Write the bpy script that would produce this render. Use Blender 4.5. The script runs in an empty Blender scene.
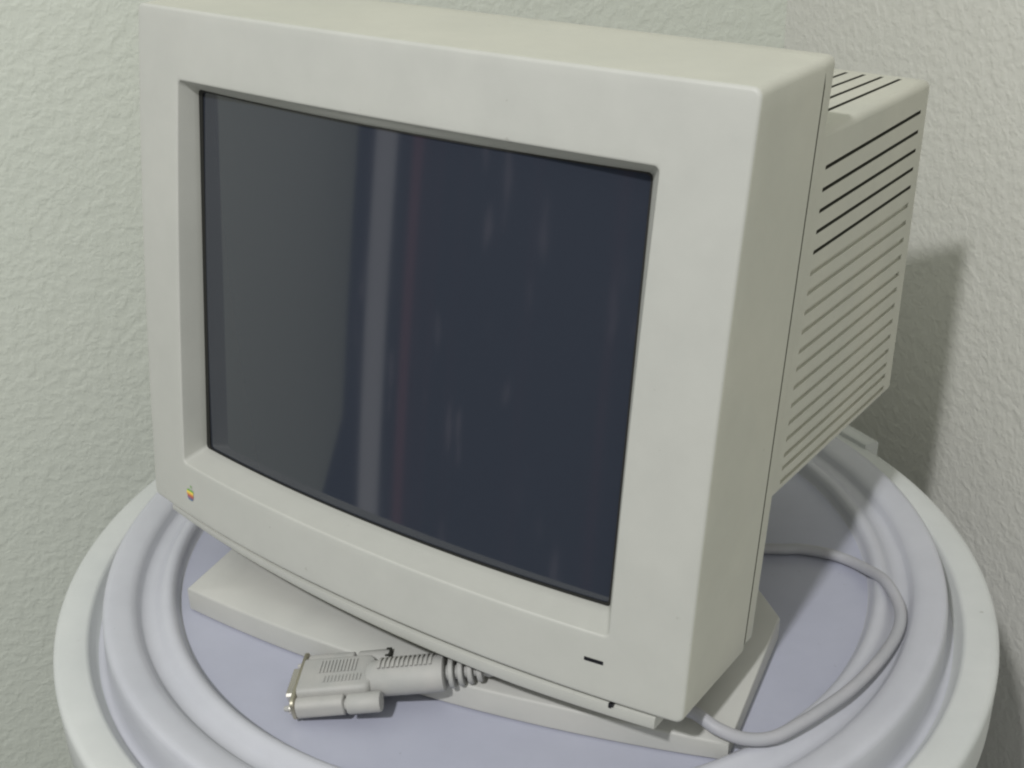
import bpy, math, random
from mathutils import Vector, Matrix
random.seed(4)
C = bpy.context.scene.collection
S = bpy.context.scene

# ------------------------------------------------------------------ camera
F_PX = 1281.4
cam_d = bpy.data.cameras.new('camera'); cam = bpy.data.objects.new('camera', cam_d); C.objects.link(cam)
cam_d.sensor_width = 36.0; cam_d.lens = 36.0 * F_PX / 1024.0
cam_d.clip_start = 0.02; cam_d.clip_end = 50
r = Vector((0.99969816, -0.01120341, -0.0218647)).normalized()
d = Vector((0.0, 0.88997038, -0.45601834)).normalized()
u = r.cross(d)
Mc = Matrix((r, u, -d)).transposed().to_4x4()
Mc.translation = Vector((0.0, -0.66985664, 0.49323268))
cam.matrix_world = Mc
S.camera = cam
S.render.resolution_x = 1024; S.render.resolution_y = 768
S.view_settings.view_transform = 'Standard'; S.view_settings.look = 'None'
S.view_settings.exposure = 0.0; S.view_settings.gamma = 1.0
try:
    S.cycles.filter_width = 2.2
except Exception:
    pass

# ------------------------------------------------------------------ world: soft room light, dimmer low down
w = bpy.data.worlds.new('World'); S.world = w; w.use_nodes = True
nt = w.node_tree; nt.nodes.clear()
out = nt.nodes.new('ShaderNodeOutputWorld'); bg = nt.nodes.new('ShaderNodeBackground')
bg.inputs['Strength'].default_value = 0.53
nt.links.new(bg.outputs[0], out.inputs[0])
def wn(t, **k):
    n_ = nt.nodes.new(t)
    for a_, b_ in k.items(): setattr(n_, a_, b_)
    return n_
tcw = wn('ShaderNodeTexCoord'); sep = wn('ShaderNodeSeparateXYZ'); nt.links.new(tcw.outputs['Generated'], sep.inputs[0])
az = wn('ShaderNodeMath', operation='ARCTAN2'); nt.links.new(sep.outputs['Y'], az.inputs[0]); nt.links.new(sep.outputs['X'], az.inputs[1])
def band(a0, a1, soft):          # 1 between two azimuths in degrees
    m1 = wn('ShaderNodeMapRange', interpolation_type='SMOOTHSTEP'); m2 = wn('ShaderNodeMapRange', interpolation_type='SMOOTHSTEP')
    nt.links.new(az.outputs[0], m1.inputs[0]); nt.links.new(az.outputs[0], m2.inputs[0])
    m1.inputs['From Min'].default_value = math.radians(a0 - soft); m1.inputs['From Max'].default_value = math.radians(a0 + soft)
    m2.inputs['From Min'].default_value = math.radians(a1 - soft); m2.inputs['From Max'].default_value = math.radians(a1 + soft)
    m2.inputs['To Min'].default_value = 1; m2.inputs['To Max'].default_value = 0
    mu = wn('ShaderNodeMath', operation='MULTIPLY'); nt.links.new(m1.outputs[0], mu.inputs[0]); nt.links.new(m2.outputs[0], mu.inputs[1]); return mu
low = wn('ShaderNodeMapRange', interpolation_type='SMOOTHSTEP'); nt.links.new(sep.outputs['Z'], low.inputs[0])   # lower part of the room
low.inputs['From Min'].default_value = 0.05; low.inputs['From Max'].default_value = 0.55; low.inputs['To Min'].default_value = 1; low.inputs['To Max'].default_value = 0
def wmix(fac, A, B):
    m_ = wn('ShaderNodeMix', data_type='RGBA'); nt.links.new(fac.outputs[0], m_.inputs[0])
    for k_, v_ in ((6, A), (7, B)):
        if isinstance(v_, tuple): m_.inputs[k_].default_value = (*v_, 1)
        else: nt.links.new(v_, m_.inputs[k_])
    return m_.outputs[2]
dark = wn('ShaderNodeMath', operation='MULTIPLY'); bd = band(-177, -122, 4); nt.links.new(bd.outputs[0], dark.inputs[0]); nt.links.new(low.outputs[0], dark.inputs[1])
c0 = (0.98, 1.0, 0.92)
# dim furniture seen as upright bands of the unlit room
st_n = wn('ShaderNodeTexNoise', noise_dimensions='1D'); st_n.inputs['Scale'].default_value = 16; st_n.inputs['Detail'].default_value = 3; nt.links.new(az.outputs[0], st_n.inputs['W'])
st_r = wn('ShaderNodeMapRange'); st_r.inputs['From Min'].default_value = 0.55; st_r.inputs['From Max'].default_value = 0.72; nt.links.new(st_n.outputs[0], st_r.inputs[0])
map_ = wn('ShaderNodeMapping'); map_.inputs['Scale'].default_value = (34, 34, 9.0); nt.links.new(tcw.outputs['Generated'], map_.inputs[0])
bl = wn('ShaderNodeTexNoise'); bl.inputs['Scale'].default_value = 1.0; bl.inputs['Detail'].default_value = 2; nt.links.new(map_.outputs[0], bl.inputs['Vector'])
bl_r = wn('ShaderNodeMapRange'); bl_r.inputs['From Min'].default_value = 0.655; bl_r.inputs['From Max'].default_value = 0.70; nt.links.new(bl.outputs[0], bl_r.inputs[0])
ca_ = wmix(st_r, (0.07, 0.10, 0.17), (0.26, 0.14, 0.22))
red_ = band(-161.8, -160.6, 0.3); cb0_ = wmix(red_, ca_, (0.50, 0.22, 0.30))
cd_ = wmix(bl_r, cb0_, (0.62, 0.55, 0.64))
post = band(-166.3, -163.7, 0.25)
cp_ = wmix(post, cd_, (1.25, 1.25, 1.30))
fin = wmix(dark, c0, cp_)
nt.links.new(fin, bg.inputs['Color'])

# ------------------------------------------------------------------ key lamp (the room's ceiling light, front left above)
kl = bpy.data.lights.new('key_lamp', 'AREA'); kl.shape = 'DISK'; kl.size = 0.15
kl.energy = 42.0; kl.color = (0.985, 0.985, 1.0)
ko = bpy.data.objects.new('key_lamp', kl); C.objects.link(ko)
Ldir = Vector((0.390, 0.645, -0.657)).normalized()
ko.location = Vector((0.25, 0.09, 0.295)) - Ldir * 2.6
ko.rotation_euler = Ldir.to_track_quat('-Z', 'Y').to_euler()

# ------------------------------------------------------------------ helpers
def new_mat(name, col, rough=0.5, metal=0.0, spec=0.5):
    m = bpy.data.materials.new(name); m.use_nodes = True
    b = m.node_tree.nodes['Principled BSDF']
    b.inputs['Base Color'].default_value = (*col, 1)
    b.inputs['Roughness'].default_value = rough; b.inputs['Metallic'].default_value = metal
    b.inputs['Specular IOR Level'].default_value = spec
    return m, m.node_tree, b

def mottled(name, c1, c2, scale, rough=0.5, bump_scale=900, bump=0.1, bdist=0.0003, spec=0.5, coords='Object'):
    """plastic: faint discolouration, fine moulded grain"""
    m, t, b = new_mat(name, c1, rough, 0, spec)
    tc = t.nodes.new('ShaderNodeTexCoord')
    n = t.nodes.new('ShaderNodeTexNoise'); n.inputs['Scale'].default_value = scale; n.inputs['Detail'].default_value = 5
    cr = t.nodes.new('ShaderNodeValToRGB'); cr.color_ramp.elements[0].position = 0.35; cr.color_ramp.elements[1].position = 0.68
    cr.color_ramp.elements[0].color = (*c1, 1); cr.color_ramp.elements[1].color = (*c2, 1)
    t.links.new(tc.outputs[coords], n.inputs['Vector']); t.links.new(n.outputs[0], cr.inputs[0])
    vo = t.nodes.new('ShaderNodeTexNoise'); vo.inputs['Scale'].default_value = 130; vo.inputs['Detail'].default_value = 4; vo.inputs['Roughness'].default_value = 0.7
    vr = t.nodes.new('ShaderNodeMapRange'); vr.inputs['From Min'].default_value = 0.70; vr.inputs['From Max'].default_value = 0.76; vr.inputs['To Max'].default_value = 0.45
    lg = t.nodes.new('ShaderNodeTexNoise'); lg.inputs['Scale'].default_value = 38; lg.inputs['Detail'].default_value = 6; lg.inputs['Roughness'].default_value = 0.65
    lr = t.nodes.new('ShaderNodeMapRange'); lr.inputs['From Min'].default_value = 0.35; lr.inputs['From Max'].default_value = 0.68; lr.inputs['To Min'].default_value = 0.972; lr.inputs['To Max'].default_value = 1.018
    sc = t.nodes.new('ShaderNodeVectorMath'); sc.operation = 'SCALE'
    gx = t.nodes.new('ShaderNodeMix'); gx.data_type = 'RGBA'; gx.inputs[7].default_value = (c1[0]*0.45, c1[1]*0.43, c1[2]*0.38, 1)
    for q_ in (vo, lg): t.links.new(tc.outputs[coords], q_.inputs['Vector'])
    t.links.new(vo.outputs[0], vr.inputs[0]); t.links.new(lg.outputs[0], lr.inputs[0])
    t.links.new(cr.outputs[0], sc.inputs[0]); t.links.new(lr.outputs[0], sc.inputs['Scale'])
    t.links.new(sc.outputs[0], gx.inputs[6]); t.links.new(vr.outputs[0], gx.inputs[0])
    t.links.new(gx.outputs[2], b.inputs['Base Color'])
    n2 = t.nodes.new('ShaderNodeTexNoise'); n2.inputs['Scale'].default_value = bump_scale; n2.inputs['Detail'].default_value = 2
    bp = t.nodes.new('ShaderNodeBump'); bp.inputs['Strength'].default_value = bump; bp.inputs['Distance'].default_value = bdist
    t.links.new(tc.outputs[coords], n2.inputs['Vector']); t.links.new(n2.outputs[0], bp.inputs['Height'])
    t.links.new(bp.outputs[0], b.inputs['Normal'])
    # slightly uneven gloss
    mr = t.nodes.new('ShaderNodeMapRange'); mr.inputs['To Min'].default_value = rough - 0.06; mr.inputs['To Max'].default_value = rough + 0.08
    t.links.new(n.outputs[0], mr.inputs[0]); t.links.new(mr.outputs[0], b.inputs['Roughness'])
    return m

MAT = {}
MAT['bezel'] = mottled('beige_plastic_front', (0.482, 0.484, 0.446), (0.500, 0.500, 0.460), 14, 0.48)
MAT['case'] = mottled('beige_plastic_case', (0.505, 0.503, 0.438), (0.540, 0.532, 0.460), 11, 0.52, 700, 0.2)
MAT['stand'] = mottled('beige_plastic_stand', (0.455, 0.455, 0.430), (0.49, 0.485, 0.455), 18, 0.5)
MAT['tub'] = mottled('milky_white_sheen_tint', (0.395, 0.405, 0.490), (0.425, 0.435, 0.515), 9, 0.34, 60, 0.10, 0.002)  # lavender sheen on the lid painted into the white plastic colour
MAT['rings'] = mottled('milky_white_plastic_rings', (0.480, 0.486, 0.532), (0.515, 0.520, 0.560), 9, 0.33, 60, 0.10, 0.002)  # same lid plastic, paler, less of the painted lavender sheen
MAT['rim'] = mottled('white_plastic_rim', (0.555, 0.57, 0.56), (0.60, 0.61, 0.595), 12, 0.42, 120, 0.08, 0.001)
MAT['cord'] = mottled('pale_grey_rubber', (0.37, 0.375, 0.40), (0.41, 0.405, 0.43), 40, 0.5, 500, 0.1)
MAT['hood'] = mottled('grey_beige_hood', (0.37, 0.37, 0.355), (0.42, 0.41, 0.39), 60, 0.6, 900, 0.15)
MAT['dark'] = new_mat('dark_void', (0.02, 0.021, 0.016), 0.8)[0]
MAT['seam'] = new_mat('shadow_gap_plastic', (0.07, 0.07, 0.05), 0.8)[0]
MAT['slot'] = new_mat('black_lens', (0.006, 0.006, 0.008), 0.3)[0]
MAT['gap_shade'] = new_mat('black_gap_shade', (0.012, 0.012, 0.010), 0.6)[0]  # painted shade: black for the shadow gap between bezel and screen
MAT['nickel'] = new_mat('nickel_plate', (0.75, 0.72, 0.66), 0.25, 1.0)[0]
MAT['brass'] = new_mat('yellow_passivated_steel', (0.50, 0.47, 0.38), 0.48, 1.0)[0]
MAT['floor'] = mottled('dull_floor', (0.10, 0.10, 0.09), (0.13, 0.12, 0.11), 6, 0.7)

def wall_mat(name, c1, c2, scale=118):
    m, t, b = new_mat(name, c1, 0.75, 0, 0.25)
    tc = t.nodes.new('ShaderNodeTexCoord')
    big = t.nodes.new('ShaderNodeTexNoise'); big.inputs['Scale'].default_value = 5; big.inputs['Detail'].default_value = 3
    mx = t.nodes.new('ShaderNodeMix'); mx.data_type = 'RGBA'
    mx.inputs[6].default_value = (*c1, 1); mx.inputs[7].default_value = (*c2, 1)
    t.links.new(tc.outputs['Object'], big.inputs['Vector']); t.links.new(big.outputs[0], mx.inputs[0])
    t.links.new(mx.outputs[2], b.inputs['Base Color'])
    # roller / knock-down stipple: soft irregular lumps of plaster
    n = t.nodes.new('ShaderNodeTexNoise'); n.inputs['Scale'].default_value = scale; n.inputs['Detail'].default_value = 2.0
    n.inputs['Roughness'].default_value = 0.55; n.inputs['Distortion'].default_value = 0.25
    r1 = t.nodes.new('ShaderNodeValToRGB'); r1.color_ramp.elements[0].position = 0.32; r1.color_ramp.elements[1].position = 0.74
    r1.color_ramp.interpolation = 'EASE'
    n2 = t.nodes.new('ShaderNodeTexNoise'); n2.inputs['Scale'].default_value = scale * 0.35; n2.inputs['Detail'].default_value = 2
    ad = t.nodes.new('ShaderNodeMath'); ad.operation = 'MULTIPLY_ADD'; ad.inputs[1].default_value = 0.9
    bp = t.nodes.new('ShaderNodeBump'); bp.inputs['Strength'].default_value = 0.34; bp.inputs['Distance'].default_value = 0.0014
    t.links.new(tc.outputs['Object'], n.inputs['Vector']); t.links.new(n.outputs[0], r1.inputs[0])
    t.links.new(tc.outputs['Object'], n2.inputs['Vector'])
    t.links.new(n2.outputs[0], ad.inputs[0]); t.links.new(r1.outputs[0], ad.inputs[2])
    t.links.new(ad.outputs[0], bp.inputs['Height']); t.links.new(bp.outputs[0], b.inputs['Normal'])
    return m
MAT['wall_l'] = wall_mat('stippled_plaster_green_white', (0.610, 0.640, 0.570), (0.640, 0.660, 0.590))
MAT['wall_r'] = wall_mat('stippled_plaster_grey_white', (0.645, 0.640, 0.590), (0.685, 0.675, 0.625))

class MB:
    def __init__(s): s.v = []; s.f = []; s.mi = []
    def add(s, verts, faces, mi=0):
        o = len(s.v); s.v += [tuple(v) for v in verts]
        s.f += [tuple(i + o for i in f) for f in faces]; s.mi += [mi] * len(faces)
    def grid(s, P, closed_u=False, closed_v=False, mi=0, flip=False):
        """P[j][i] grid of points"""
        nj, ni = len(P), len(P[0]); V = [p for row in P for p in row]; F = []
        for j in range(nj if closed_v else nj - 1):
            for i in range(ni if closed_u else ni - 1):
                a = j * ni + i; b = j * ni + (i + 1) % ni
                c = ((j + 1) % nj) * ni + (i + 1) % ni; e = ((j + 1) % nj) * ni + i
                F.append((a, b, c, e) if not flip else (a, e, c, b))
        s.add(V, F, mi)
    def cap(s, loop, mi=0, flip=False):
        s.add(loop, [tuple(range(len(loop))) if not flip else tuple(reversed(range(len(loop))))], mi)
    def box(s, lo, hi, mi=0, T=None):
        x0, y0, z0 = lo; x1, y1, z1 = hi
        V = [Vector(p) for p in ((x0,y0,z0),(x1,y0,z0),(x1,y1,z0),(x0,y1,z0),(x0,y0,z1),(x1,y0,z1),(x1,y1,z1),(x0,y1,z1))]
        if T: V = [T @ p for p in V]
        s.add(V, [(0,3,2,1),(4,5,6,7),(0,1,5,4),(1,2,6,5),(2,3,7,6),(3,0,4,7)], mi)
    def build(s, name, mats, parent=None, smooth=True, angle=35, M=None, merge=1e-6, bevel=0):
        me = bpy.data.meshes.new(name)
        V = s.v if M is None else [tuple(M @ Vector(v)) for v in s.v]
        me.from_pydata(V, [], s.f)
        mats = mats if isinstance(mats, (list, tuple)) else [mats]
        for m in mats: me.materials.append(MAT[m] if isinstance(m, str) else m)
        me.polygons.foreach_set('material_index', s.mi)
        import bmesh
        bm = bmesh.new(); bm.from_mesh(me)
        if merge: bmesh.ops.remove_doubles(bm, verts=bm.verts, dist=merge)
        bmesh.ops.recalc_face_normals(bm, faces=bm.faces)
        if smooth:
            for f in bm.faces: f.smooth = True
            for e in bm.edges:
                if len(e.link_faces) == 2 and e.calc_face_angle(0) > math.radians(angle): e.smooth = False
        bm.to_mesh(me); bm.free()
        o = bpy.data.objects.new(name, me); C.objects.link(o)
        if parent: o.parent = parent
        if bevel:
            b = o.modifiers.new('bevel', 'BEVEL'); b.width = bevel; b.segments = 3; b.limit_method = 'ANGLE'; b.angle_limit = math.radians(40)
            b.harden_normals = False
        return o

def tag(o, label=None, cat=None, group=None, kind=None):
    if label: o['label'] = label
    if cat: o['category'] = cat
    if group: o['group'] = group
    if kind: o['kind'] = kind
    return o

def empty(name, loc, rot=(0,0,0)):
    o = bpy.data.objects.new(name, None); C.objects.link(o); o.location = loc; o.rotation_euler = rot
    o.empty_display_size = 0.05
    return o

def tube_rings(pts, radii, n=16):
    rings = []; prev = None
    for k, p in enumerate(pts):
        t = (pts[min(k+1, len(pts)-1)] - pts[max(k-1, 0)]).normalized()
        if prev is None:
            a = Vector((0,0,1)) if abs(t.z) < 0.9 else Vector((1,0,0)); x = a.cross(t).normalized()
        else:
            x = (prev - t * prev.dot(t)).normalized()
        prev = x; y = t.cross(x); rr = radii[k] if hasattr(radii, '__len__') else radii
        rings.append([p + x * rr * math.cos(2*math.pi*i/n) + y * rr * math.sin(2*math.pi*i/n) for i in range(n)])
    return rings

def catmull(P, per=14):
    P = [Vector(p) for p in P]; Q = [2*P[0]-P[1]] + P + [2*P[-1]-P[-2]]; out = []
    for i in range(1, len(Q) - 2):
        p0, p1, p2, p3 = Q[i-1], Q[i], Q[i+1], Q[i+2]
        # centripetal-like: uniform is fine with evenly spaced knots
        for k in range(per):
            t = k / per
            out.append(0.5*((2*p1) + (p2-p0)*t + (2*p0-5*p1+4*p2-p3)*t*t + (3*p1-p0-3*p2+p3)*t**3))
    out.append(P[-1]); return out

def lathe(mb, prof, n=160, c=(0,0,0), mi=0, closed=False):
    P = [[Vector((c[0]+rr*math.cos(2*math.pi*i/n), c[1]+rr*math.sin(2*math.pi*i/n), c[2]+z)) for i in range(n)] for rr, z in prof]
    mb.grid(P, closed_u=True, closed_v=closed, mi=mi)

# ------------------------------------------------------------------ the setting: two walls meeting in a corner, floor
beta = math.radians(-71)
dc = Vector((0.2170, 1.0, 0)).normalized()
corner = Vector((0.0, -0.66985664, 0)) + dc * 1.23
rd = Vector((math.cos(beta), math.sin(beta), 0)); ld = Vector((rd.y, -rd.x, 0))     # along the right wall / the left wall
rn = Vector((rd.y, -rd.x, 0)); ln = Vector((ld.y, -ld.x, 0))
if rn.dot(Vector((0,-0.6,0)) - corner) < 0: rn = -rn
if ln.dot(Vector((0,-0.6,0)) - corner) < 0: ln = -ln
ZF = -0.78
def wall(name, a, b, nrm, mat, lab):
    mb = MB(); t = 0.09
    V = [a + Vector((0,0,ZF)), b + Vector((0,0,ZF)), b - nrm*t + Vector((0,0,ZF)), a - nrm*t + Vector((0,0,ZF))]
    V += [v + Vector((0,0,2.5)) for v in V]
    mb.add(V, [(0,1,2,3),(4,5,6,7),(0,1,5,4),(1,2,6,5),(2,3,7,6),(3,0,4,7)])
    return tag(mb.build(name, mat, smooth=False), lab, 'wall', kind='structure')
LW = 3.6
wall('wall_left', corner - ld*0.0, corner + ld*LW, ln, 'wall_l', 'greenish white stippled plaster wall behind and left of the monitor')
wall('wall_right', corner - rn*0.0 + rd*0.0, corner + rd*0.75, rn, 'wall_r', 'grey white stippled plaster wall right of the monitor carrying its shadow')
mb = MB(); mb.box((-1.2,-1.0,ZF-0.05),(1.0,1.6,ZF))
tag(mb.build('floor', 'floor', smooth=False), 'dull floor under the white tub', 'floor', kind='structure')

# ------------------------------------------------------------------ round white tub with a ringed lid
OX, OY = 0.0047, 0.0445
tub = empty('plastic_drum', (OX, OY, ZF)); tag(tub, 'round white plastic drum with ringed lid carrying the monitor', 'drum')
mb = MB()
lathe(mb, [(0.0,0.0),(0.225,0.0),(0.245,0.006),(0.255,0.03),(0.262,0.2),(0.266,0.204),(0.266,0.216),(0.262,0.22),(0.268,0.45),(0.272,0.454),(0.272,0.466),(0.268,0.47),(0.274,-ZF-0.022),(0.268,-ZF-0.022)], 128)
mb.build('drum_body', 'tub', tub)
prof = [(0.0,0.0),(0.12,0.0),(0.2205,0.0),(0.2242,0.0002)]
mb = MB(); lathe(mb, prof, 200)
o = mb.build('lid_panel', 'tub', tub, M=Matrix.Translation((0,0,-ZF)), angle=60); o['label'] = 'flat white middle of the lid with lavender sheen painted in'
prof = [(0.2242,0.0002),(0.2252,0.0010),(0.2263,0.0050),(0.2280,0.0080),(0.2305,0.0094),(0.2335,0.0091),(0.2360,0.0076),(0.2385,0.0052),(0.2405,0.0037),(0.2440,0.0030),(0.2475,0.0033),(0.2490,0.0046),(0.2503,0.0076),(0.2522,0.0098),(0.2555,0.0110),(0.2580,0.0114),(0.2620,0.0119),(0.2660,0.0121),(0.2690,0.0118),
        (0.2706,0.0106),(0.2714,0.0080),(0.2722,0.0),(0.2728,-0.0120),(0.2740,-0.0165),(0.2762,-0.0180),(0.2778,-0.0175)]
mb = MB(); lathe(mb, prof, 220)
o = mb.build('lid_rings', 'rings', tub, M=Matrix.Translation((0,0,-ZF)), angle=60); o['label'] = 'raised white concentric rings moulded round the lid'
prof = [(0.2778,-0.0175),(0.2800,-0.0150),(0.2820,-0.0100),(0.2832,-0.0082),(0.2850,-0.0076),(0.2990,-0.0076),(0.3020,-0.0083),(0.3036,-0.0102),(0.3040,-0.0130),(0.3040,-0.0420),(0.3025,-0.0445),(0.2985,-0.0445),(0.2975,-0.0420),(0.2975,-0.0200),(0.2778,-0.0190)]
mb = MB(); lathe(mb, prof, 220)
ra, rb = math.radians(27.5), math.radians(62)     # pull tab moulded into the rim at the back right
def arc(rr, z, n=26): return [Vector((rr*math.cos(ra+(rb-ra)*i/n), rr*math.sin(ra+(rb-ra)*i/n), z)) for i in range(n+1)]
P = [arc(0.3000,-0.0120), arc(0.3000,-0.0052), arc(0.3010,-0.0042), arc(0.3118,-0.0042), arc(0.3132,-0.0058), arc(0.3132,-0.0300), arc(0.3100,-0.0310), arc(0.3000,-0.0310)]
mb.grid(P); mb.cap([row[0] for row in P]); mb.cap([row[-1] for row in P])
mb.build('lid_rim', 'rim', tub, M=Matrix.Translation((0,0,-ZF)), angle=60)

# ------------------------------------------------------------------ the monitor
BYAW = -0.4293
root = empty('computer_monitor', (-0.0486, -0.0825, 0.0), (0, 0, BYAW))
tag(root, 'beige tube computer monitor with dark blank screen on a swivel stand', 'computer monitor')
Mroot = Matrix.Translation(root.location) @ Matrix.Rotation(BYAW, 4, 'Z')
Mmon = Matrix.Translation((-0.0822, -0.0549, 0.0460)) @ Matrix.Rotation(-0.6245, 4, 'Z') @ Matrix.Rotation(-0.1447, 4, 'X')
MR = Mroot.inverted() @ Mmon

HW, H = 0.202, 0.3138
WL = HW - 0.0098                      # left half width
D, SD = 0.0847, 0.0727
MS, MT, MBt = 0.0453, 0.0397, 0.0377  # opening margins
def xl(z): return -WL
def bulge(x, z):
    s = max(0.0, 1 - ((x - 0.003) / 0.197) ** 2); k = min(1, max(0, z / H))
    b = 0.0222 * (1 - k) + 0.0085 * k
    v = 0.0030 * max(0, 1 - (2*k - 1) ** 2)
    return b * s + v
NS = 36
def rloop(x0, x1, z0, z1, rad, ns=NS, nc=5, bl=0.0):
    """rounded rectangle, fixed parametrisation; starts bottom left, goes right"""
    pts = []
    def seg(a, b):
        for i in range(ns): pts.append((a[0]+(b[0]-a[0])*i/ns, a[1]+(b[1]-a[1])*i/ns))
    def cor(cx, cz, a0):
        for i in range(nc): 
            a = math.radians(a0 + 90.0*i/nc); pts.append((cx+rad*math.cos(a), cz+rad*math.sin(a)))
    seg((x0+rad, z0), (x1-rad, z0)); cor(x1-rad, z0+rad, -90)
    seg((x1, z0+rad), (x1, z1-rad)); cor(x1-rad, z1-rad, 0)
    seg((x1-rad, z1), (x0+rad, z1)); cor(x0+rad, z1-rad, 90)
    seg((x0, z1-rad), (x0, z0+rad)); cor(x0+rad, z0+rad, 180)
    return pts
def outer(y, ins=0.0, rad=0.0045):
    k = min(1, max(0, y / D))
    return rloop(-WL + 0.0031*k*0 - 0.001*k + ins, HW - 0.0018*k - ins, -0.0 + 0.0053*k + ins, H + 0.0092*k - ins, max(rad - ins, 0.0012))
mb = MB()
def yl(loop, f): return [Vector((x, f(x, z), z)) for x, z in loop]
rows = []
RF = 0.0022
for y in (SD, 0.05, 0.03, 0.015): rows.append(yl(outer(y), lambda x, z, y=y: y - bulge(x, z) * max(0, 1 - y / 0.06)**2))
rows.append(yl(outer(0.0, 0.0), lambda x, z: RF + 0.001 - bulge(x, z)))
for i in range(1, 6):
    a = math.radians(90 * i / 5)
    rows.append(yl(outer(0.0, RF * (1 - math.cos(a))), lambda x, z, a=a: RF * (1 - math.sin(a)) - bulge(x, z)))
# face: from the outer loop to the opening
lo = rloop(-WL + RF, HW - RF, RF, H - RF, 0.003); li = rloop(-HW + MS - 0.0016 + 0.0028, HW - MS + 0.0016 + 0.0030, MBt - 0.0026, H - MT + 0.0016, 0.0024)
for i in range(1, 9):
    t = i / 8; L = [(a[0]*(1-t)+b[0]*t, a[1]*(1-t)+b[1]*t) for a, b in zip(lo, li)]
    rows.append(yl(L, lambda x, z: -bulge(x, z)))
RI = 0.0016
for i in range(1, 5):
    a = math.radians(90 * i / 4)
    L = rloop(-HW + MS + 0.0028 - RI*(1-math.sin(a)), HW - MS + 0.0030 + RI*(1-math.sin(a)), MBt - 0.0010 - RI*(1-math.sin(a)), H - MT + RI*(1-math.sin(a)), 0.003)
    rows.append(yl(L, lambda x, z, a=a: RI*(1-math.cos(a)) * 0.7 - bulge(x, z)))
def yscr(x, z): return 0.0082 - 0.0125 * (1 - (x / 0.157) ** 2)
sx0, sx1, sz0, sz1 = -HW+MS+0.0062, HW-MS-0.0058, MBt+0.0050, H-MT-0.0055
inner = rloop(sx0, sx1, sz0, sz1, 0.0025)
L1 = rloop(-HW + MS + 0.0028, HW - MS + 0.0030, MBt - 0.0010, H - MT, 0.003)
y1 = [RI*0.7 - bulge(x, z) for x, z in L1]
for i in range(1, 5):
    t = i / 4
    rows.append([Vector((a[0]*(1-t)+b[0]*t, ya*(1-t)+yscr(*b)*t, a[1]*(1-t)+b[1]*t)) for a, b, ya in zip(L1, inner, y1)])
rows.append(yl(inner, lambda x, z: yscr(x, z) + 0.0022))
for row in rows:
    for p_ in row: p_.z -= 0.0036 * max(0.0, (p_.x + 0.02) / 0.22) ** 1.3 * max(0.0, 1 - p_.z / 0.10) ** 1.5
mb.grid(rows[:6], closed_u=True, mi=1); mb.grid(rows[5:], closed_u=True)
# dark return at the seam
mb.grid([yl(outer(SD), lambda x, z: SD), yl(outer(SD, 0.003), lambda x, z: SD)], closed_u=True, mi=0)
bz = mb.build('front_bezel', ['bezel', 'case'], root, M=MR, angle=50)
# warm top / side shell colour: same moulding, warmer tone than the front
# screen glass; black strip round its edge stands in for shadow in the gap
mb = MB(); nx, nz = 40, 30
e = 0.004
P = [[Vector((sx0-e+(sx1-sx0+2*e)*i/nx, yscr(sx0-e+(sx1-sx0+2*e)*i/nx, 0)+0.0014 - 0.0009*(1-(2*j/nz-1)**2), sz0-e+(sz1-sz0+2*e)*j/nz)) for i in range(nx+1)] for j in range(nz+1)]
mb.grid(P)
Pb = [[p + Vector((0,0.004,0)) for p in row] for row in P]; mb.grid(Pb)
for A, B in ((P[0], Pb[0]), (P[-1], Pb[-1]), ([q[0] for q in P],[q[0] for q in Pb]), ([q[-1] for q in P],[q[-1] for q in Pb])): mb.grid([A, B])
gm, gt, gb = new_mat('dark_tube_glass', (0.031, 0.036, 0.048), 0.04, 0, 0.85)
gb.inputs['Coat Weight'].default_value = 0.0
tc = gt.nodes.new('ShaderNodeTexCoord'); gn = gt.nodes.new('ShaderNodeTexNoise'); gn.inputs['Scale'].default_value = 9; gn.inputs['Detail'].default_value = 6
gr = gt.nodes.new('ShaderNodeMapRange'); gr.inputs['To Min'].default_value = 0.03; gr.inputs['To Max'].default_value = 0.09
gt.links.new(tc.outputs['Object'], gn.inputs['Vector']); gt.links.new(gn.outputs[0], gr.inputs[0]); gt.links.new(gr.outputs[0], gb.inputs['Roughness'])
MAT['glass'] = gm
scr = mb.build('screen', 'glass', root, M=MR, angle=60)
mb = MB()
A = rloop(sx0-0.0005, sx1+0.0005, sz0-0.0005, sz1+0.0005, 0.0025); B = rloop(sx0+0.0036, sx1-0.0012, sz0+0.0008, sz1-0.0010, 0.0025)
mb.grid([yl(A, lambda x, z: yscr(x, z) + 0.0004), yl(B, lambda x, z: yscr(x, z) + 0.0003), yl(B, lambda x, z: yscr(x, z)+0.0024)], closed_u=True)
g = mb.build('gap_shade', 'gap_shade', scr, M=MR)

# seam gap + rear housing
mb = MB()
G = 0.0020
def gp(z): return G if z < H - 0.002 else 0.0002
mb.grid([yl(outer(SD, 0.0022), lambda x, z: SD - 0.001), yl(outer(SD, 0.0022), lambda x, z: SD + G + 0.001)], closed_u=True, mi=1)
fr = []
fr.append(yl(outer(SD+G, 0.004), lambda x, z: SD + gp(z))); fr.append(yl(outer(SD+G, 0.0010), lambda x, z: SD + gp(z))); fr.append(yl(outer(SD+G, 0.0003), lambda x, z: SD + gp(z) + 0.0003))
fr.append(yl(outer(D-0.0008, 0.0001), lambda x, z: D - 0.0015)); fr.append(yl(outer(D, 0.0006), lambda x, z: D))
mb.grid(fr[:3], closed_u=True, mi=1); mb.grid(fr[2:], closed_u=True)
mb.cap(fr[-1])
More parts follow.
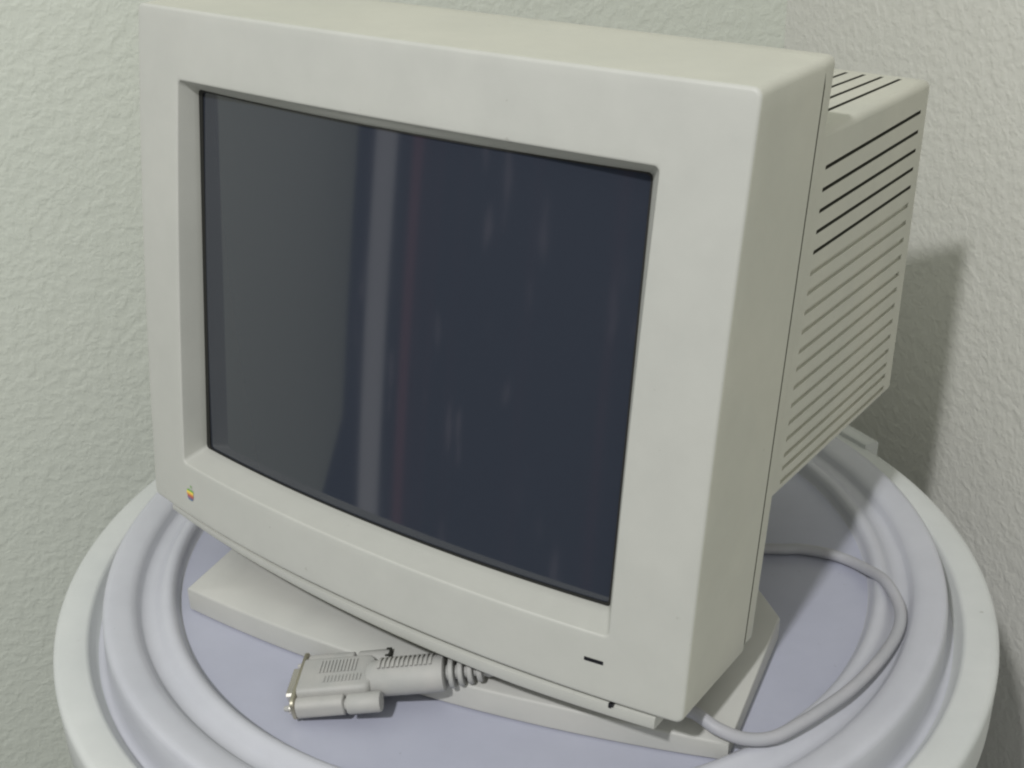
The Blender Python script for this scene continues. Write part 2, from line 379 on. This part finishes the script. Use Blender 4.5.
# body cross-section
D2T, D2B = 0.2748, 0.3002
YB0 = D - 0.002
ZB = 0.0912
XR0, XR1 = HW - 0.0021, HW - 0.0016 - 0.0128
XL0, XL1 = -WL + 0.001, -WL + 0.016
ZT0, ZT1 = H - 0.0262, H - 0.0262 + 0.0092
RB = 0.0042
def Y(u, z):                         # u 0..1 front to back; back face leans
    k = (z - ZB) / (ZT1 - ZB)
    return YB0 + (D2B + (D2T - D2B) * k - YB0) * u
def body_pt(side, u, z): 
    x = (XR0 + (XR1 - XR0) * u) if side > 0 else (XL0 + (XL1 - XL0) * u)
    return Vector((x, Y(u, z), z))
def zt(u): return ZT0 + (ZT1 - ZT0) * u
def patch(Pf, nrm, slots, u0, u1, nu=2):
    """Pf(u, v) surface; slots = list of (vf0, vb0, h, depth, mi) bottom v front/back, height; recessed along -nrm"""
    rows = [(0.0, 0.0, None)]
    for vf, vb, h, dep, mi in slots: rows.append((vf, vb, (dep, mi))); rows.append((vf + h, vb + h, None))
    rows.append((1.0, 1.0, None))
    for k in range(len(rows) - 1):
        a0, b0, sl = rows[k]; a1, b1, _ = rows[k+1]
        def pt(u, s):
            lo_, hi_ = a0 + (b0 - a0) * u, a1 + (b1 - a1) * u
            return Pf(u, lo_ + (hi_ - lo_) * s)
        if sl is None:
            mb.add([pt(0,0), pt(u0,0), pt(u1,0), pt(1,0), pt(0,1), pt(u0,1), pt(u1,1), pt(1,1)], [(0,1,5,4),(1,2,6,5),(2,3,7,6)])
        else:
            dep, mi = sl; q = [pt(u0,0), pt(u1,0), pt(u1,1), pt(u0,1)]; i_ = [p - nrm * dep for p in q]
            mb.add([pt(0,0), pt(u0,0), pt(u0,1), pt(0,1)], [(0,1,2,3)]); mb.add([pt(u1,0), pt(1,0), pt(1,1), pt(u1,1)], [(0,1,2,3)])
            mb.add(q + i_, [(0,1,5,4),(1,2,6,5),(2,3,7,6),(3,0,4,7)], 2 if mi == 3 else mi)
            mb.add(i_, [(0,1,2,3)], mi)
zs = [.0983,.1064,.1141,.1232,.1325,.1424,.1524,.1626,.1722,.1828,.1931,.2036,.2139,.2247,.2352,.2458,.2564,.2675]
def side_patch(side):
    n = Vector((1,0,0)) if side > 0 else Vector((-1,0,0))
    def Pf(u, v): 
        z = ZB + RB + (zt(u) - RB - ZB - RB) * v
        return body_pt(side, u, z)
    sl = []
    for k, z in enumerate(zs):
        open_ = k >= 13; h = (0.0021 if open_ else 0.0030)
        vf = (z - h/2 - ZB - RB) / (ZT0 - ZB - 2*RB)
        vb = vf + 0.022 * (k / 17)
        sl.append((vf, vb, h / (ZT0 - ZB - 2*RB), 0.012 if open_ else 0.0017, 3 if open_ else 0))
    if sl[0][0] < 0.004: sl[0] = (0.004, 0.004) + sl[0][2:]
    patch(Pf, n, sl, 0.055, 0.935)
side_patch(1); side_patch(-1)
def top_pf(u, v): 
    x0 = XL0 + (XL1-XL0)*u + RB; x1 = XR0 + (XR1-XR0)*u - RB
    z = zt(u); return Vector((x0 + (x1-x0)*v, Y(u, z), z))
tw = (XR0 - XL0 - 2*RB)
sl = []
for k in range(25):
    xx = 0.1820 - 0.0120 * (24 - k)
    v = (xx - XL0 - RB) / tw; sl.append((v, v, 0.0026 / tw, 0.011, 3))
patch(top_pf, Vector((0,0,1)), sl, 0.07, 0.955)
def bot_pf(u, v):
    x0 = XL0 + (XL1-XL0)*u + RB; x1 = XR0 + (XR1-XR0)*u - RB
    return Vector((x0 + (x1-x0)*v, Y(u, ZB), ZB))
mb.grid([[bot_pf(u, v) for v in (0, 1)] for u in (0, 1)])
# rounded long edges
def edge(side, topbot):
    rows_ = []
    for u in (0.0, 0.25, 0.5, 0.75, 1.0):
        xe = ((XR0 + (XR1-XR0)*u) if side > 0 else (XL0 + (XL1-XL0)*u)) - side * RB
        ze = (zt(u) - RB) if topbot > 0 else (ZB + RB)
        rows_.append([Vector((xe + side*RB*math.cos(a), Y(u, ze + topbot*RB*math.sin(a)), ze + topbot*RB*math.sin(a))) for a in [math.radians(90*i/6) for i in range(7)]])
    mb.grid(rows_)
for sd_ in (1,-1):
    for tb in (1,-1): edge(sd_, tb)
# rounded back
def ring(u_ins, back):
    pts = []
    R2 = RB
    def P_(x, z): 
        cx, cz = (XR1+XL1)/2, (ZT1+ZB)/2
        hx = (XR1-XL1)/2; hz = (ZT1-ZB)/2
        X = cx + (x-cx)*(1-u_ins/hx); Z = cz + (z-cz)*(1-u_ins/hz)
        return Vector((X, Y(1.0, Z) + back, Z))
    for (sx_, sz_, a0) in ((1,-1,-90),(1,1,0),(-1,1,90),(-1,-1,180)):
        xe = (XR1 - R2) if sx_ > 0 else (XL1 + R2); ze = (ZT1 - R2) if sz_ > 0 else (ZB + R2)
        for i in range(7):
            a = math.radians(a0 + 90*i/6); pts.append(P_(xe + R2*math.cos(a), ze + R2*math.sin(a)))
    return pts
RR = 0.003
rg = [ring(RR*(1-math.cos(math.radians(90*i/4))), RR*math.sin(math.radians(90*i/4))) for i in range(5)]
mb.grid(rg, closed_u=True); mb.cap(rg[-1])
rh = mb.build('rear_housing', ['case', 'seam', 'seam', 'dark'], root, M=MR, angle=40, merge=2e-5)

# lower strip under the chin (recessed, follows the arc)
mb = MB()
def sy(x, dz): return 0.0045 - bulge(x, 0.0) + dz
xs = [-WL + 0.017 + (0.1868 + WL - 0.017) * i / 60 for i in range(61)]
def hgt(x): return -0.0046 - 0.0072 * min(1, max(0, (x + WL) / 0.30))
P = []
for x in xs:
    z0 = hgt(x)
    P.append([Vector((x, sy(x,0)+0.004, 0.003)), Vector((x, sy(x,0)+0.0055, 0.0015)), Vector((x, sy(x,0.0050), z0*0.30)), Vector((x, sy(x,0.0010), z0*0.42)), Vector((x, sy(x,-0.0012), z0*0.55)), Vector((x, sy(x,-0.0014), z0*0.93-0.001)), Vector((x, sy(x,-0.0006), z0-0.0015)), Vector((x, sy(x,0.022), z0+0.001)), Vector((x, sy(x,0.05), 0.004))])
mb.grid(P); mb.cap(P[0]); mb.cap(P[-1])
st = mb.build('control_strip', 'bezel', root, M=MR, angle=50)
mb = MB(); x = 0.1626; mb.box((x-0.0006, sy(x,0)-0.0018, -0.0078), (x+0.0010, sy(x,0)+0.003, -0.0052)); mb.box((x+0.0006, sy(x,0)-0.0020, -0.0066), (x+0.0022, sy(x,0)+0.003, -0.0046))
mb.build('latch_notch', 'slot', st, M=MR, smooth=False)
# underside belly of the bezel shell
mb = MB(); mb.box((-0.15, 0.02, 0.0005),(0.16, 0.07, 0.012)); 
mb.build('under_pan', 'case', root, M=MR, smooth=False, bevel=0.002)
# power lamp slot
mb = MB(); xc, zc = 0.1535, 0.0192
Q = [[Vector((x_, -bulge(x_, z_) + dy_, z_)) for x_ in (xc-0.0052, xc-0.0018, xc+0.0018, xc+0.0052)] for z_, dy_ in ((zc-0.0010, 0.002), (zc-0.0010, -0.0003), (zc+0.0010, -0.0003), (zc+0.0010, 0.002))]
mb.grid(Q, closed_v=True); mb.cap([q[0] for q in Q]); mb.cap([q[-1] for q in Q])
mb.build('power_lamp', 'slot', root, M=MR, smooth=False)

# rainbow fruit badge
cols = [(0.18,0.40,0.10),(0.80,0.66,0.10),(0.78,0.42,0.08),(0.50,0.12,0.06),(0.26,0.12,0.22),(0.08,0.18,0.30)]
bm_ = [new_mat('badge_stripe_%s' % n, c, 0.4)[0] for n, c in zip(('green','yellow','orange','red','violet','blue'), cols)]
def in_badge(x, z):
    leaf = ((x-0.02)**2+(z-0.92)**2 < 0.34**2) and ((x-0.36)**2+(z-1.22)**2 < 0.36**2)
    body = ((x+0.30)**2+(z-0.12)**2 < 0.52**2) or ((x-0.30)**2+(z-0.12)**2 < 0.52**2) or ((x+0.20)**2+(z+0.45)**2 < 0.45**2) or ((x-0.20)**2+(z+0.45)**2 < 0.45**2) or (abs(x) < 0.2 and -0.82 < z < 0.52)
    bite = (x-0.98)**2+(z-0.10)**2 < 0.36**2
    return leaf or (body and not bite)
mb = MB(); n = 34; s = 0.0050; cx, cz = -0.1475, 0.0168
for j in range(n):
    for i in range(n):
        x, z = -1 + 2.0*(i+.5)/n, -1 + 2.3*(j+.5)/n
        if not in_badge(x, z): continue
        band = 0 if z > 0.35 else min(5, 1 + int((0.35 - z) / 0.25))
        X0, X1 = cx + s*(-1+2.0*i/n), cx + s*(-1+2.0*(i+1)/n); Z0, Z1 = cz + s*(-1+2.3*j/n), cz + s*(-1+2.3*(j+1)/n)
        mb.add([(X0,-bulge(X0,Z0)-0.0003,Z0),(X1,-bulge(X1,Z0)-0.0003,Z0),(X1,-bulge(X1,Z1)-0.0003,Z1),(X0,-bulge(X0,Z1)-0.0003,Z1)],[(0,1,2,3)], band)
mb.build('badge', bm_, root, M=MR, smooth=False)

# swivel stand: plate with arced front + round pedestal
mb = MB(); bw = 0.1742
out_ = []
NF = 40
def zfr(x): return 0.0172 - 0.0050 * max(0, (x - 0.075) / 0.10) ** 1.3
for i in range(NF+1):
    x = -bw + 2*bw*i/NF; out_.append((x, -0.0165*(1-(x/bw)**2), zfr(x)))
out_ += [(bw+0.0005, 0.112, 0.0165), (0.112, 0.190, 0.0165), (-0.112, 0.190, 0.0165), (-bw, 0.112, 0.0165)]
def insd(p, k):
    cx_, cy_ = 0.0, 0.085; v = Vector((p[0]-cx_, p[1]-cy_)); L = v.length; v *= (L - k) / L; return (cx_+v.x, cy_+v.y)
lp = [[Vector((x, y, 0.0012)) for x, y, z in out_]]
lp.append([Vector((x, y, z-0.0016)) for x, y, z in out_])
for k, dz in ((0.0005,0.0006),(0.0016,0.0),):
    lp.append([Vector((*insd(p, k), p[2]-dz)) for p in out_])
lp.append([Vector((*insd(p, 0.030), 0.0185)) for p in out_])
lp.append([Vector((*insd(p, 0.060), 0.0192)) for p in out_])
mb.grid(lp, closed_u=True); mb.cap(lp[-1]); mb.cap(lp[0], flip=True)
sb = mb.build('swivel_base', 'stand', root, angle=40)
mb = MB(); lathe(mb, [(0.0,0.017),(0.098,0.017),(0.100,0.019),(0.099,0.026),(0.092,0.040),(0.080,0.055),(0.060,0.078),(0.0,0.085)], 72, (0.02, 0.125, 0))
mb.build('pedestal', 'stand', root, angle=40)

# ------------------------------------------------------------------ video cable
cable = empty('video_cable', (-0.127, -0.098, 0.0)); tag(cable, 'pale grey monitor cable with pinned plug lying on the drum lid', 'cable')
Mi = Matrix.Translation((0.127, 0.098, 0.0))
cyaw, cpit = math.radians(-4.6), math.radians(8.0)
Mk = Mi @ Matrix.Translation((-0.1252, -0.0970, 0.0092)) @ Matrix.Rotation(cyaw, 4, 'Z') @ Matrix.Rotation(-cpit, 4, 'Y') @ Matrix.Diagonal((1.03, 1.12, 1.06, 1))
# hood (local: x towards cable, y away, z up)
def rbox_rows(xs_, hw_, hh_, rad, n=5, cy=0, cz=0):
    rows_ = []
    for x, a, b in zip(xs_, hw_, hh_):
        L = []
        for sx_, sz_, a0 in ((1,-1,-90),(1,1,0),(-1,1,90),(-1,-1,180)):
            for i in range(n+1):
                t = math.radians(a0+90*i/n); rr = min(rad, a, b)
                L.append(Vector((x, cy + sx_*(a-rr)+rr*math.cos(t), cz + sz_*(b-rr)+rr*math.sin(t))))
        rows_.append(L)
    return rows_
mb = MB()
R_ = rbox_rows([0.002,0.0024,0.0030,0.0370,0.0405,0.0425,0.0430],[0.0105,0.0125,0.0130,0.0128,0.0125,0.0110,0.009],[0.0065,0.0078,0.0082,0.0080,0.0078,0.0070,0.006],0.0025)
mb.grid(R_, closed_u=True); mb.cap(R_[0]); mb.cap(R_[-1])
# screw channels either side
for cy_ in (-0.0155, 0.0168):
    R_ = rbox_rows([0.002,0.0026,0.0285,0.0292],[0.0036,0.0042,0.0042,0.0036],[0.0048,0.0054,0.0054,0.0048],0.0035, 5, cy_, -0.0006)
    mb.grid(R_, closed_u=True); mb.cap(R_[0]); mb.cap(R_[-1])
# grip ribs on the hood
for k in range(11):
    x = 0.0125 + k*0.0020; mb.box((x, -0.0005, 0.0078), (x+0.0010, 0.0088, 0.0088)); mb.box((x+0.004*(k>-1), -0.0078, 0.0078), (x+0.0050, -0.0030, 0.0086))
hood = mb.build('plug_hood', 'hood', cable, M=Mk, angle=40)
# thumbscrews
for cy_ in (-0.0155, 0.0168):
    mb = MB()
    pr = [(-0.005,0.0),(-0.005,0.0012),(-0.0035,0.0016),(0.0,0.0016),(0.0286,0.0016),(0.0288,0.0030),(0.0306,0.0030),(0.0308,0.0048),(0.0316,0.0053),(0.0485,0.0053),(0.0492,0.0048),(0.0492,0.0)]
    nn = 20
    P = [[Vector((x, cy_ + (rr*(1+0.03*(i%2)))*math.cos(2*math.pi*i/nn), -0.0006 + rr*(1+0.03*(i%2))*math.sin(2*math.pi*i/nn))) for i in range(nn)] for x, rr in pr]
    mb.grid(P, closed_u=True)
    if cy_ > 0: mb.box((0.0470, cy_-0.0030, -0.003), (0.0500, cy_+0.0035, 0.0044), 1)
    t_ = mb.build('thumbscrew', ['hood', 'dark'], hood, M=Mk, angle=40)
# metal flange and D shell
mb = MB()
R_ = rbox_rows([-0.0002,0.0002,0.0018,0.0022],[0.0198,0.0202,0.0202,0.0198],[0.0060,0.0064,0.0064,0.0060],0.003, 5, 0.0008)
mb.grid(R_, closed_u=True); mb.cap(R_[0]); mb.cap(R_[-1])
fl = mb.build('metal_flange', 'brass', cable, M=Mk, angle=40)
mb = MB()
def dsec(x, k):
    return [Vector((x, y*k, z*k)) for y, z in ((-0.0095,0.0042),(-0.0105,0.003),(-0.0088,-0.0036),(-0.0078,-0.0044),(0.0078,-0.0044),(0.0088,-0.0036),(0.0105,0.003),(0.0095,0.0042))]
P = [dsec(-0.0002,1.0), dsec(-0.0044,1.0), dsec(-0.0047,0.94), dsec(-0.0042,0.90), dsec(-0.001,0.90)]
mb.grid(P, closed_u=True); mb.cap(P[-1])
for cy_ in (-0.0155, 0.0168):
    P = [[Vector((x, cy_+rr*math.cos(2*math.pi*i/12), -0.0006+rr*math.sin(2*math.pi*i/12))) for i in range(12)] for x, rr in ((-0.0002,0.0030),(-0.0016,0.0030),(-0.0020,0.0026),(-0.0020,0.0))]
    mb.grid(P, closed_u=True)
mb.build('plug_shell', 'nickel', fl, M=Mk, angle=40)
# pins
mb = MB()
for rw, (zz, cnt) in enumerate(((0.0018, 8), (-0.0014, 7))):
    for k in range(cnt):
        y = (k - (cnt-1)/2) * 0.0022; P = [[Vector((x, y+rr*math.cos(2*math.pi*i/8), zz+rr*math.sin(2*math.pi*i/8))) for i in range(8)] for x, rr in ((-0.001,0.0005),(-0.0036,0.0005),(-0.0040,0.0))]
        mb.grid(P, closed_u=True)
mb.build('pins', 'nickel', fl, M=Mk)['kind'] = 'stuff'
# ribbed barrel
mb = MB()
P = [[Vector((x, rr*math.cos(2*math.pi*i/32), 0.0012+rr*0.93*math.sin(2*math.pi*i/32))) for i in range(32)] for x, rr in ((0.040,0.0),(0.040,0.0086),(0.0415,0.0098),(0.080,0.0100),(0.0825,0.0096),(0.0832,0.0082),(0.0832,0.0))]
mb.grid(P, closed_u=True)
for k in range(12):
    x = 0.0470 + k*0.0026
    Q = []
    for xx in (x, x+0.0013):
        for rr in (0.0096, 0.0108):
            Q.append([Vector((xx, rr*math.cos(a), 0.0012+rr*0.95*math.sin(a))) for a in [math.radians(38+70*i/8) for i in range(9)]])
    mb.grid([Q[0],Q[1],Q[3],Q[2]], closed_v=True)
mb.build('plug_barrel', 'hood', cable, M=Mk, angle=40)
# strain relief: stacked collars with dark gaps between
mb = MB(); x = 0.0832; pr = [(x, 0.0)]
mb2 = []
for k in range(4):
    rr = 0.0082 - 0.0007*k
    pr += [(x, rr*0.50), (x+0.0021, rr*0.50), (x+0.0022, rr*0.94), (x+0.0027, rr), (x+0.0045, rr), (x+0.0050, rr*0.94), (x+0.0051, rr*0.50)]
    x += 0.0051
pr += [(x+0.003, 0.0040), (x+0.008, 0.0036), (x+0.008, 0.0)]
P = [[Vector((a, b*math.cos(2*math.pi*i/28), 0.0012+b*math.sin(2*math.pi*i/28))) for i in range(28)] for a, b in pr]
mb.grid(P, closed_u=True); mb.build('strain_relief', 'hood', cable, M=Mk, angle=40)
# the cord itself
MkW = Mi.inverted() @ Mk
e0 = MkW @ Vector((x+0.002, 0, 0.0012)); e1 = MkW @ Vector((x+0.014, 0, 0.0012))
path = [e0, e1, (0.018,-0.1165,0.0235), (0.045,-0.1235,0.0225), (0.072,-0.1330,0.0225), (0.0915,-0.1415,0.0232), (0.104,-0.1520,0.0205), (0.1180,-0.1545,0.0155), (0.1335,-0.1520,0.0134), (0.1503,-0.1417,0.0130), (0.1687,-0.1276,0.0125), (0.1841,-0.1142,0.0118), (0.1998,-0.0971,0.0105), (0.2141,-0.0788,0.0092),
        (0.2256,-0.0609,0.0084), (0.2318,-0.0460,0.0090), (0.2335,-0.0311,0.0104), (0.2305,-0.0140,0.0122), (0.2250,0.0051,0.0074), (0.2160,0.0205,0.0044), (0.2036,0.0291,0.0042), (0.1882,0.0344,0.0042), (0.1738,0.0350,0.0042), (0.145,0.0400,0.0050), (0.128,0.0560,0.0120), (0.115,0.0950,0.0600), (0.112,0.115,0.108)]
cp = catmull(path, 12)
rad = [0.0036 for _ in cp]
mb = MB(); P = tube_rings(cp, rad, 18); mb.grid(P, closed_u=True); mb.cap(P[0]); mb.cap(P[-1])
mb.build('cord', 'cord', cable, M=Mi, angle=60)
